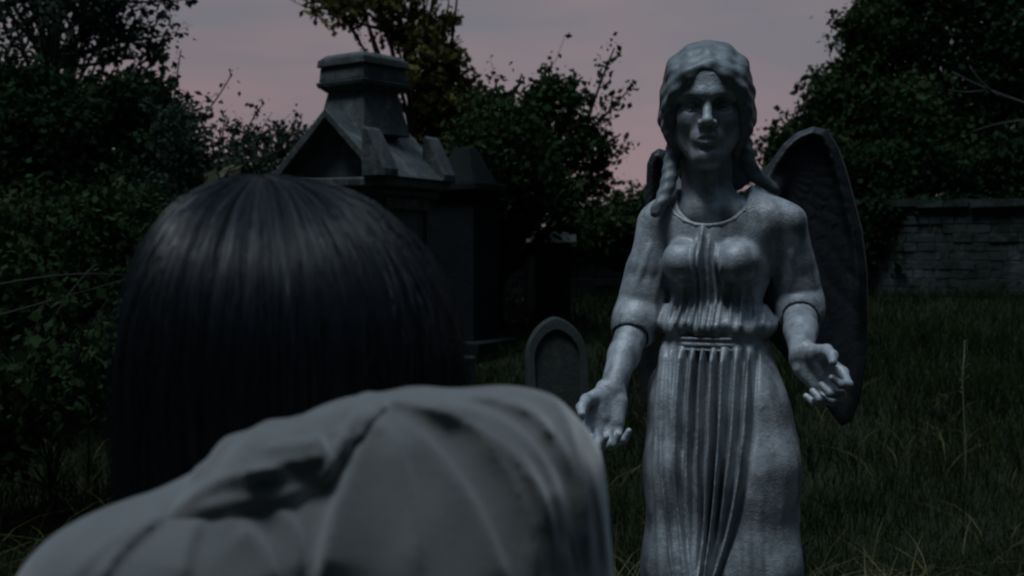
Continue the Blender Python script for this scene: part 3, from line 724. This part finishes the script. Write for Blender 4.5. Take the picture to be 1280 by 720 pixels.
def B(px, py, Y, rx, rz, ry, nc, nl):  # a crown lobe whose centre and size are read off the photo's scale
    s = Y/F; return (at(px, py, Y), (rx*s, ry, rz*s), nc, nl)
def bx(px, Y): return ((px-640)/F*Y, Y)
# left edge
tree('airy_tree', 'tree', 'tall airy tree with sparse leaves against the sky at the upper left', bx(60, 12.5),
     [B(60, 20, 12.5, 110, 70, .9, 90, 22), B(150, 40, 12.5, 70, 50, .7, 55, 20), B(40, -90, 12.5, 150, 110, 1., 90, 20), B(-60, 30, 12.5, 90, 90, .9, 50, 20), B(170, -20, 12.5, 60, 50, .6, 40, 18)],   .07, LEAF_G, .09, spread=.12, hollow=.1, nb=60,
     sprigs=[(at(180, 90, 12.4), at(212, 40, 12.4), 16), (at(40, 90, 12.4), at(6, 30, 12.3), 26)])
tree('dark_tree', 'tree', 'dense dark rounded tree under the airy tree at the left edge', bx(40, 11),
     [B(60, 165, 11, 130, 70, 1.1, 130, 60), B(-40, 200, 11, 120, 110, 1.2, 90, 60), B(60, 270, 10.8, 150, 80, 1.1, 130, 60), B(170, 140, 10.8, 60, 45, .7, 70, 50), B(30, 130, 10.8, 90, 35, .7, 80, 50), B(200, 230, 10.6, 70, 70, .7, 90, 50)], .07, LEAF_D, .12)
tree('twiggy_shrub', 'shrub', 'loose twiggy shrub with small leaves between the dark tree and the gabled tomb', bx(255, 10),
     [B(225, 190, 10, 50, 75, .5, 60, 34), B(300, 200, 10.2, 60, 50, .5, 60, 30), B(360, 190, 10.6, 40, 35, .5, 40, 28), B(240, 260, 10, 90, 60, .6, 70, 40)], .045, LEAF_G, .035, spread=.15, hollow=.1, nb=50,
     sprigs=[(at(215, 150, 10), at(226, 62, 10), 16), (at(240, 160, 10), at(290, 92, 10), 40), (at(300, 190, 10), at(330, 128, 10), 34), (at(355, 190, 10.4), at(372, 140, 10.4), 30), (at(280, 190, 10), at(283, 145, 10), 24)])
tree('bramble', 'shrub', 'grey green bramble thicket low on the left beside the person', bx(90, 7.5),
     [B(60, 300, 7.5, 120, 60, .6, 80, 46), B(150, 290, 7.6, 70, 60, .5, 50, 46), B(-30, 330, 7.5, 90, 90, .6, 60, 46), B(100, 370, 7.3, 130, 60, .6, 80, 46)], .05, LEAF_M, .03, spread=.15)
st = MB()
for a, m_, b in (((-40, 405, 6.2), (80, 372, 6.0), (190, 340, 6.3)), ((-20, 360, 6.3), (90, 335, 6.0), (160, 345, 6.2)), ((-40, 470, 5.8), (60, 440, 5.7), (150, 428, 5.9)), ((20, 560, 5.8), (40, 400, 5.6), (120, 330, 6.)), ((110, 600, 5.8), (120, 480, 5.6), (60, 420, 5.9))):
    a, m_, b = [Vector(at(*q)) for q in (a, m_, b)]
    st.tube([(1-t)**2*a+2*t*(1-t)*m_+t*t*b for t in [i/9 for i in range(10)]], [.007-.004*i/9 for i in range(10)], 6)
tag(st.build('dead_bramble', mat('dry_stem', (.028, .026, .024), .9), smooth=True), 'bare arching stems in front of the bramble thicket on the left', 'dead bramble')
tree('nettle_patch', 'weeds', 'tall nettles and weeds at the left edge of the lawn', bx(60, 5.2),
     [B(60, 470, 5.2, 110, 45, .5, 60, 30), B(150, 440, 5.4, 40, 45, .3, 26, 26), B(-20, 520, 5.1, 80, 70, .5, 50, 30)], .05, LEAF_M, .012, spread=.16)
o = tree('pale_plant', 'plant', 'small pale leafy sprig beside the left slope of the gabled tomb', bx(282, 9.3), [B(280, 222, 9.3, 14, 18, .08, 9, 5)], .11, LEAF_P, .012, spread=.3, nb=8)
# behind the tomb
tree('olive_tree', 'tree', 'tall thin tree with yellowish olive leaves rising behind the gabled tomb', bx(545, 14),
     [B(470, 5, 14, 85, 28, .7, 60, 26), B(500, -60, 14, 110, 60, .9, 70, 24), B(545, 95, 14, 50, 45, .6, 80, 34), B(530, 45, 14, 50, 35, .5, 50, 28), B(570, 150, 14, 45, 50, .6, 70, 34), B(425, -20, 14, 50, 40, .5, 34, 24), B(585, 120, 14, 28, 25, .3, 20, 24)], .075, LEAF_O, .10, spread=.13, hollow=.1, nb=50,
     sprigs=[(at(430, 20, 14), at(455, 62, 14), 22), (at(560, 70, 14), at(600, 95, 14), 20)])
tree('round_tree', 'tree', 'bushy green tree with upright shoots between the tombs and the statue', bx(615, 12.8),
     [B(655, 205, 12.5, 78, 80, 1.0, 170, 60), B(625, 150, 12.5, 42, 36, .6, 50, 40), B(695, 128, 12.5, 44, 30, .6, 44, 30), B(725, 180, 12.5, 34, 42, .5, 44, 34), B(752, 225, 12.5, 18, 22, .3, 12, 16), B(600, 240, 12.5, 60, 60, .8, 90, 55), B(690, 262, 12.4, 50, 40, .5, 30, 24), B(600, 165, 12.6, 30, 30, .4, 30, 44)], .065, LEAF_M, .12, spread=.15, nb=40,
     sprigs=[(at(735, 150, 12.5), at(768, 60, 12.5), 90), (at(740, 160, 12.5), at(786, 112, 12.5), 60), (at(690, 120, 12.5), at(682, 82, 12.5), 26), (at(640, 120, 12.5), at(652, 92, 12.5), 24), (at(750, 190, 12.5), at(776, 168, 12.5), 26), (at(740, 220, 12.5), at(768, 235, 12.5), 24)])
tree('low_shrub', 'shrub', 'low shrub on the skyline just left of the statue shoulder', bx(790, 17),
     [B(790, 275, 17, 50, 28, .7, 90, 40), B(740, 290, 17, 50, 25, .6, 70, 40), B(835, 265, 17, 40, 40, .6, 60, 40)], .08, LEAF_M, .06, sprigs=[(at(800, 265, 17), at(792, 228, 17), 22)])
tree('dark_shrub', 'shrub', 'dark shrub closing the gap behind the gabled tomb', bx(480, 15.5),
     [B(520, 280, 15.5, 110, 60, 1., 120, 55), B(420, 270, 15.5, 90, 60, .9, 90, 55), B(600, 300, 15.5, 60, 40, .8, 60, 50), B(540, 215, 15.5, 50, 50, .7, 60, 50)], .09, LEAF_D, .1)
# right hand mass
tree('leaning_tree', 'tree', 'dark tree whose sloping crown meets the sky right of the statue head', bx(1110, 20.5),
     [B(1100, 170, 20.5, 95, 75, 1.2, 190, 60), B(1010, 190, 20.5, 55, 45, .8, 90, 55), B(1060, 120, 20.5, 50, 45, .8, 80, 50), B(985, 215, 20.5, 35, 35, .5, 50, 45), B(1090, 50, 20.5, 40, 50, .7, 50, 34)], .11, LEAF_M, .14,
     sprigs=[(at(980, 200, 20.5), at(948, 186, 20.5), 30), (at(1030, 110, 20.5), at(1012, 82, 20.5), 30), (at(1075, 50, 20.5), at(1048, 30, 20.5), 40)])
tree('tall_tree', 'tree', 'tallest dark tree filling the upper right corner', bx(1210, 21.5),
     [B(1200, 60, 21.5, 130, 90, 1.4, 260, 60), B(1120, 20, 21.5, 55, 50, .8, 70, 40), B(1280, 150, 21.5, 110, 100, 1.3, 180, 60), B(1200, 170, 21.5, 90, 60, 1.0, 120, 60), B(1150, -70, 21.5, 90, 80, 1., 90, 44), B(1300, -60, 21.5, 130, 110, 1.2, 120, 50), B(1400, 60, 21.5, 110, 130, 1.2, 110, 50)], .11, LEAF_D, .2)
tree('wall_shrub', 'shrub', 'dark evergreen shrub hanging over the top of the stone wall', bx(1180, 19.4),
     [B(1150, 218, 19.2, 130, 34, .5, 170, 60), B(1290, 208, 19.2, 90, 42, .5, 110, 60), B(1030, 255, 19.6, 60, 34, .5, 80, 55)], .09, LEAF_D, .1)
st = MB()
for a, m_, b, r_ in (((1300, 135, 11.5), (1240, 118, 11.5), (1190, 90, 11.5), .02), ((1250, 122, 11.5), (1225, 105, 11.4), (1212, 82, 11.5), .012), ((1300, 150, 11.5), (1250, 150, 11.5), (1215, 165, 11.5), .013), ((1235, 112, 11.5), (1210, 118, 11.5), (1185, 112, 11.5), .01)):
    a, m_, b = [Vector(at(*q)) for q in (a, m_, b)]
    st.tube([(1-t)**2*a+2*t*(1-t)*m_+t*t*b for t in [i/9 for i in range(10)]], [r_*(1-.07*i) for i in range(10)], 6)
p0 = Vector(at(1300, 140, 11.5)); st.tube([(p0.x+.35, 11.5, 0), (p0.x+.2, 11.5, 1.4), p0+Vector((.05, 0, .05)), p0+Vector((.0, 0, .9))], [.09, .07, .05, .02], 8)
tag(st.build('bare_branch', mat('grey_bark', (.045, .045, .043), .85, bump=.5, bscale=30), smooth=True), 'pale leafless branches reaching in at the right edge before the tallest tree', 'branches')
# far trees closing the horizon
k = 0
for px, Y, w, h, lab in ((-250, 26, 260, 160, 'far dark tree beyond the left edge'), (230, 30, 200, 60, 'far dark tree low behind the twiggy shrub'), (600, 34, 260, 34, 'far dark tree low behind the bushy green tree'), (930, 30, 130, 40, 'far dark tree seen low behind the statue shoulders'), (1560, 24, 300, 200, 'far dark tree beyond the right edge')):
    tree('far_tree', 'tree', lab, bx(px, Y), [B(px, 300-h*.5, Y, w, h, 2.5, 200, 44)], .16, LEAF_D, .25, group='far trees behind the churchyard wall', nb=16, wisps=0)
# unseen yew added on the right to block the sky light from that side
tree('light_block_yew', 'tree', 'broad dark yew added outside the view on the right to block light', (5.2, 3.2), [((5.2, 3.4, 3.0), (1.7, 2.3, 2.3), 260, 60)], .09, LEAF_D, .25, nb=20)

# ------------------------------------------------------------------ tombs and stones
def tombpos(px, Y): return ((px-640)/F*Y, Y, float(gz((px-640)/F*Y, Y)))
tp = tombpos(455, 9.0); tomb = empty('gabled_tomb', tp, -R(26)); tag(tomb, 'tall grey stone tomb with gabled roof and square capstone behind the person', 'tomb')
b0 = tp[2]; z = lambda py: CAMZ+(310-py)/F*9.0-b0
w = .90
P = MB(); P.box((0, 0, .12), (1.25, 1.25, .30), jit=.006); P.box((0, 0, .36), (1.08, 1.08, .18), jit=.005); P.build('base_step', TOMB, tomb, bevel=.015)
P = MB(); P.box((0, 0, (z(240)+.45)/2), (w-.16, w-.16, z(240)-.45)); P.build('shaft', TOMB, tomb, bevel=.01)
for i in range(4):   # sunk panels framed on each side
    P = MB(); s_ = w/2-.08+.012
    c_, s2 = math.cos(i*math.pi/2), math.sin(i*math.pi/2)
    for cx, cz, dx, dz in ((0, .60, .62, .08), (0, z(240)-.10, .62, .08), (-.29, (.56+z(240)-.06)/2, .07, z(240)-.72), (.29, (.56+z(240)-.06)/2, .07, z(240)-.72)):
        P.box((cx*c_+s_*s2, cx*s2-s_*c_, cz), (dx, .03, dz), rz=i*math.pi/2)
    P.build('panel_frame', TOMB, tomb, bevel=.004)
P = MB(); P.box((0, 0, z(232)), (w+.06, w+.06, .07), jit=.004); P.box((0, 0, z(243)), (w-.06, w-.06, .05)); P.build('cornice', TOMB, tomb, bevel=.012)
ze = z(232)+.037; ap = .47; hw = w/2
P = MB()
for ax in 'y':
    P.prism([(-hw+.03, ze), (hw-.03, ze), (0, ze+ap-.05)], ax, -hw+.07, hw-.07)
rf = P.build('roof', TOMB, tomb, bevel=.006)
P = MB(); poly2 = [(-hw-.05, ze), (0, ze+ap+.02), (hw+.05, ze), (hw-.02, ze), (0, ze+ap-.05), (-hw+.02, ze)]
for (u0, u1) in ((-1, 0), (0, 1)):
    q_ = [(u0*(hw+.05), ze+(.0 if u0 else ap+.02)), (u1*(hw+.05), ze+(0 if u1 else ap+.02)), (u1*(hw-.04), ze+(0 if u1 else ap-.055)), (u0*(hw-.04), ze+(0 if u0 else ap-.055))]
    P.prism(q_[::-1], 'y', -hw-.05, hw+.05)
P.build('roof_slab', TOMB, tomb, bevel=.010)
for sy in (-1, 1):      # upright ears on the right hand corners of the roof
    P = MB(); ear = [(hw+.06-u_, ze-.01+v_) for u_, v_ in [(0, 0), (.20, 0), (.20, .33), (.175, .36), (.14, .335), (.08, .22), (.03, .12), (0, .06)]][::-1]
    P.prism(ear, 'y', sy*(hw-.03)-.09, sy*(hw-.03)+.09); P.build('corner_ear', TOMB, tomb, bevel=.014)
P = MB(); P.frustum(z(172), .50, z(112), .36); nbk = P.build('neck_block', TOMB, tomb, bevel=.01, rotz=-R(12))
P = MB(); P.frustum(z(120), .36, z(113), .46); P.frustum(z(113)+.001, .48, z(106), .50); P.frustum(z(105.5), .465, z(88), .45); P.frustum(z(87.5), .49, z(78), .475); P.frustum(z(77.7), .46, z(72), .38); P.build('capstone', TOMB, tomb, bevel=.008, rotz=-R(12))

tp = tombpos(582, 11.2); t2 = empty('pedestal_tomb', tp, -R(30)); tag(t2, 'dark pedestal tomb with stepped top just right of the gabled tomb', 'tomb')
z2 = lambda py: CAMZ+(310-py)/F*11.2-tp[2]
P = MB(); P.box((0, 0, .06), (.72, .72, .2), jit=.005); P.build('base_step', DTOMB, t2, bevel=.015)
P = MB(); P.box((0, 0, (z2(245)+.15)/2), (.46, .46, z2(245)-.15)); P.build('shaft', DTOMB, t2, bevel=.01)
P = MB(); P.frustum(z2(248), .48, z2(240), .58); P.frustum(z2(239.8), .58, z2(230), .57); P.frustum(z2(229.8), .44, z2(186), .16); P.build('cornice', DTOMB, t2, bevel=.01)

tp = tombpos(684, 14); t3 = empty('chest_tomb', tp, R(8)); tag(t3, 'low chest tomb with a pale stone lid under the bushy green tree', 'tomb')
z3 = lambda py: CAMZ+(310-py)/F*14-tp[2]
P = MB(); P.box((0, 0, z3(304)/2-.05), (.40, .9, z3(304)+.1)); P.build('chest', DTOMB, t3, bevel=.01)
P = MB(); P.box((0, 0, z3(297)), (.50, 1.05, .12), jit=.006); P.build('lid', mat('pale_lid', (.50, .54, .55), .8, var=(.32, .35, .35), scale=4, bump=.5, bscale=20), t3, bevel=.012)

tp = tombpos(700, 7.0); gs = empty('gravestone', tp, R(6)); gs.rotation_euler = (R(-3), R(-2), R(6)); tag(gs, 'dark gravestone with a pointed gothic arch top beside the statue', 'gravestone')
def gothic(w_, h0, h1, n_=12):
    pts = [(-w_, -.15)]
    for i in range(n_+1):
        t = i/n_; pts.append((-w_*(1-t**1.9), h0+(h1-h0)*(1-(1-t)**1.45)))
    return pts+[(-x_, z_) for x_, z_ in reversed(pts[:-1])]
zt = CAMZ+(310-396)/F*7.0-tp[2]
P = MB(); P.prism(gothic(.183, zt-.26, zt), 'y', -.05, .05); P.build('slab', GRAVE, gs, bevel=.012)
outer = gothic(.178, zt-.26, zt-.008); inner = gothic(.132, zt-.25, zt-.075); P = MB(); nn_ = len(outer); V = []
for yy in (-.068, -.049):
    V += [(a[0], yy, a[1]) for a in outer]+[(a[0], yy, a[1]) for a in inner]
Fc = []
for i in range(nn_-1):
    Fc += [(i, i+1, nn_+i+1, nn_+i), (2*nn_+i+1, 2*nn_+i, 3*nn_+i, 3*nn_+i+1), (i, 2*nn_+i, 2*nn_+i+1, i+1), (nn_+i, nn_+i+1, 3*nn_+i+1, 3*nn_+i)]
Fc += [(0, nn_, 3*nn_, 2*nn_), (nn_-1, 3*nn_-1, 4*nn_-1, 2*nn_-1)]
P.add(V, Fc); P.build('arch_moulding', mat('grave_moulding', (.06, .072, .072), .85, var=(.03, .036, .035), scale=7, bump=.6, bscale=40, bdist=.008), gs, bevel=.004)

# walls of rough coursed stone
def wall(name, label, a, b, h, m, thick=.4, course=.135):
    a, b = np.array(a, float), np.array(b, float); L = np.linalg.norm(b-a); d = (b-a)/L; ang = math.atan2(d[1], d[0])
    o = empty(name, (a[0], a[1], float(gz(*a))), ang); tag(o, label, 'wall')
    P = MB(); n_ = int(h/course)
    P.box((L/2, 0, h/2-.15), (L-.04, thick-.05, h+.24))
    for r_ in range(-1, n_):
        x_ = -random.random()*.2
        while x_ < L:
            l_ = random.uniform(.12, .42); P.box((x_+l_/2, random.uniform(-.006, .006), (r_+.5)*course), (l_-.006, thick+random.uniform(-.014, .014), course-.006), jit=.006); x_ += l_
    P.build('masonry', m, o, bevel=.01)
    P = MB(); x_ = 0
    while x_ < L:
        l_ = random.uniform(.35, .7); P.box((x_+l_/2, 0, n_*course+.05+random.uniform(-.01, .015)), (l_-.012, thick+.12, .11), jit=.012); x_ += l_
    P.build('coping', m, o)
    return o
A_ = at(985, 300, 19)[:2]; B_ = at(1330, 300, 17.5)[:2]; B_ = B_+(B_-A_)*.5
wall('stone_wall', 'mossy rough stone wall right of the statue', A_, B_, 1.48, WALLM)
A_ = at(560, 300, 18)[:2]; B_ = at(978, 300, 18.9)[:2]
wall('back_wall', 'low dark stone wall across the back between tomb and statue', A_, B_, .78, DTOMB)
# ivy over the right wall
c = []
for px, py, rx, rz, nl in ((1110, 262, 40, 16, 900), (1190, 256, 60, 13, 1100), (1270, 262, 35, 24, 900), (1160, 285, 25, 24, 450), (1235, 300, 14, 30, 400), (1080, 310, 12, 40, 300), (1120, 330, 16, 16, 260), (1190, 325, 10, 24, 260), (1260, 320, 12, 26, 300), (1100, 290, 26, 24, 600), (1215, 280, 22, 20, 400)):
    p = at(px, py, 18.3); c.append(p+rng.normal(size=(nl, 3))*np.array([rx*.006, .08, rz*.006]))
c = np.concatenate(c); P_, F_ = leafmesh(c, .09); tag(link('ivy', mesh('ivy', P_, F_), LEAF_D), 'dark ivy trailing over the rough stone wall', 'ivy')
# lone stalk
p = at(1205, 545, 5.2); s0 = Vector((p[0], 5.2, float(gz(p[0], 5.2)))); stk = MB()
tp_ = Vector(at(1206, 425, 5.2)); stk.tube([s0, s0.lerp(tp_, .4)+Vector((.01, 0, 0)), s0.lerp(tp_, .8)-Vector((.008, 0, 0)), tp_], [.004, .0035, .003, .0015], 6)
for i in range(14):
    q = s0.lerp(tp_, .72+.02*i); stk.tube([q, q+Vector((random.uniform(-.02, .02), random.uniform(-.02, .02), .02))], [.0025, .001], 4)
tag(stk.build('weed_stalk', mat('stalk', (.14, .14, .10), .8), smooth=True), 'single tall dry stalk standing in the grass on the right', 'stalk')

# ------------------------------------------------------------------ dusk light
ZEN = (.40, .60, .78, 1)
SUN_EL, SUN_AZ = R(72), R(-132)   # high soft light from the front left, behind the camera
world = bpy.data.worlds.new('World'); scene.world = world; world.use_nodes = True
nt = world.node_tree; N = nt.nodes; L = nt.links; bg = N['Background']; out = N['World Output']
sky = N.new('ShaderNodeTexSky'); sky.sky_type = 'NISHITA'; sky.sun_disc = False; sky.sun_elevation = R(-4.0); sky.sun_rotation = R(170)
L.new(sky.outputs['Color'], bg.inputs['Color']); bg.inputs['Strength'].default_value = .05
tc = N.new('ShaderNodeTexCoord'); sep = N.new('ShaderNodeSeparateXYZ'); L.new(tc.outputs['Generated'], sep.inputs[0])
rp = N.new('ShaderNodeValToRGB'); L.new(sep.outputs['Z'], rp.inputs['Fac']); cr = rp.color_ramp
cr.elements[0].position = 0; cr.elements[0].color = (.262, .198, .210, 1)
cr.elements[1].position = 1; cr.elements[1].color = ZEN
for ps_, cl in ((.10, (.220, .188, .205)), (.20, (.205, .190, .210)), (.42, (.09, .105, .13)), (.70, (.08, .11, .16))): e = cr.elements.new(ps_); e.color = (*cl, 1)
# the sky away from the afterglow is much darker near the horizon
rb = N.new('ShaderNodeValToRGB'); L.new(sep.outputs['Z'], rb.inputs['Fac']); cb = rb.color_ramp
cb.elements[0].position = 0; cb.elements[0].color = (.005, .009, .010, 1); cb.elements[1].position = 1; cb.elements[1].color = ZEN
for ps_, cl in ((.35, (.005, .009, .010)), (.70, (.03, .045, .065))): e = cb.elements.new(ps_); e.color = (*cl, 1)
az = N.new('ShaderNodeMapRange'); az.interpolation_type = 'SMOOTHSTEP'; az.inputs['From Min'].default_value = .25; az.inputs['From Max'].default_value = .75
L.new(sep.outputs['Y'], az.inputs['Value']); mz = N.new('ShaderNodeMixRGB'); L.new(az.outputs[0], mz.inputs['Fac']); L.new(rb.outputs[0], mz.inputs[1]); L.new(rp.outputs[0], mz.inputs[2])
mp = N.new('ShaderNodeMapping'); mp.inputs['Scale'].default_value = (1, 1, 5); L.new(tc.outputs['Generated'], mp.inputs['Vector'])
nz = N.new('ShaderNodeTexNoise'); nz.inputs['Scale'].default_value = 3.6; nz.inputs['Detail'].default_value = 4; L.new(mp.outputs[0], nz.inputs['Vector'])
r2 = N.new('ShaderNodeValToRGB'); L.new(nz.outputs['Fac'], r2.inputs['Fac']); r2.color_ramp.elements[0].position = .35; r2.color_ramp.elements[1].position = .7
r2.color_ramp.elements[0].color = (.80, .90, .95, 1); r2.color_ramp.elements[1].color = (1.20, 1.03, 1.02, 1)
mm = N.new('ShaderNodeMixRGB'); mm.blend_type = 'MULTIPLY'; mm.inputs['Fac'].default_value = 1; L.new(mz.outputs[0], mm.inputs[1]); L.new(r2.outputs[0], mm.inputs[2])
dt = N.new('ShaderNodeVectorMath'); dt.operation = 'DOT_PRODUCT'; g_ = Vector(at(790, 262, 10))-Vector((0, 0, CAMZ)); g_.normalize()
L.new(tc.outputs['Generated'], dt.inputs[0]); dt.inputs[1].default_value = g_
pw = N.new('ShaderNodeMath'); pw.operation = 'POWER'; pw.use_clamp = True; L.new(dt.outputs['Value'], pw.inputs[0]); pw.inputs[1].default_value = 55
gl = N.new('ShaderNodeMixRGB'); gl.blend_type = 'ADD'; L.new(pw.outputs[0], gl.inputs['Fac']); L.new(mm.outputs[0], gl.inputs[1]); gl.inputs[2].default_value = (.055, .028, .026, 1)
bg2 = N.new('ShaderNodeBackground'); L.new(gl.outputs[0], bg2.inputs['Color']); bg2.inputs['Strength'].default_value = 1.0
ad = N.new('ShaderNodeAddShader'); L.new(bg.outputs[0], ad.inputs[0]); L.new(bg2.outputs[0], ad.inputs[1]); L.new(ad.outputs[0], out.inputs['Surface'])
sd = bpy.data.lights.new('sun', 'SUN'); so = bpy.data.objects.new('sun', sd); COL.objects.link(so)
sd.energy = 1.7; sd.angle = R(16); sd.color = (.83, .92, 1.0)
dirv = Vector((math.sin(SUN_AZ)*math.cos(SUN_EL), math.cos(SUN_AZ)*math.cos(SUN_EL), math.sin(SUN_EL)))
so.rotation_euler = dirv.to_track_quat('Z', 'Y').to_euler()
vs = scene.view_settings; vs.view_transform = 'Standard'; vs.look = 'None'; vs.exposure = 0; vs.gamma = 1; vs.use_curve_mapping = False
scene.render.engine = 'CYCLES'; scene.cycles.filter_width = 2.2; scene.cycles.use_denoising = True
scene.cycles.max_bounces = 5; scene.cycles.diffuse_bounces = 2; scene.cycles.transparent_max_bounces = 4
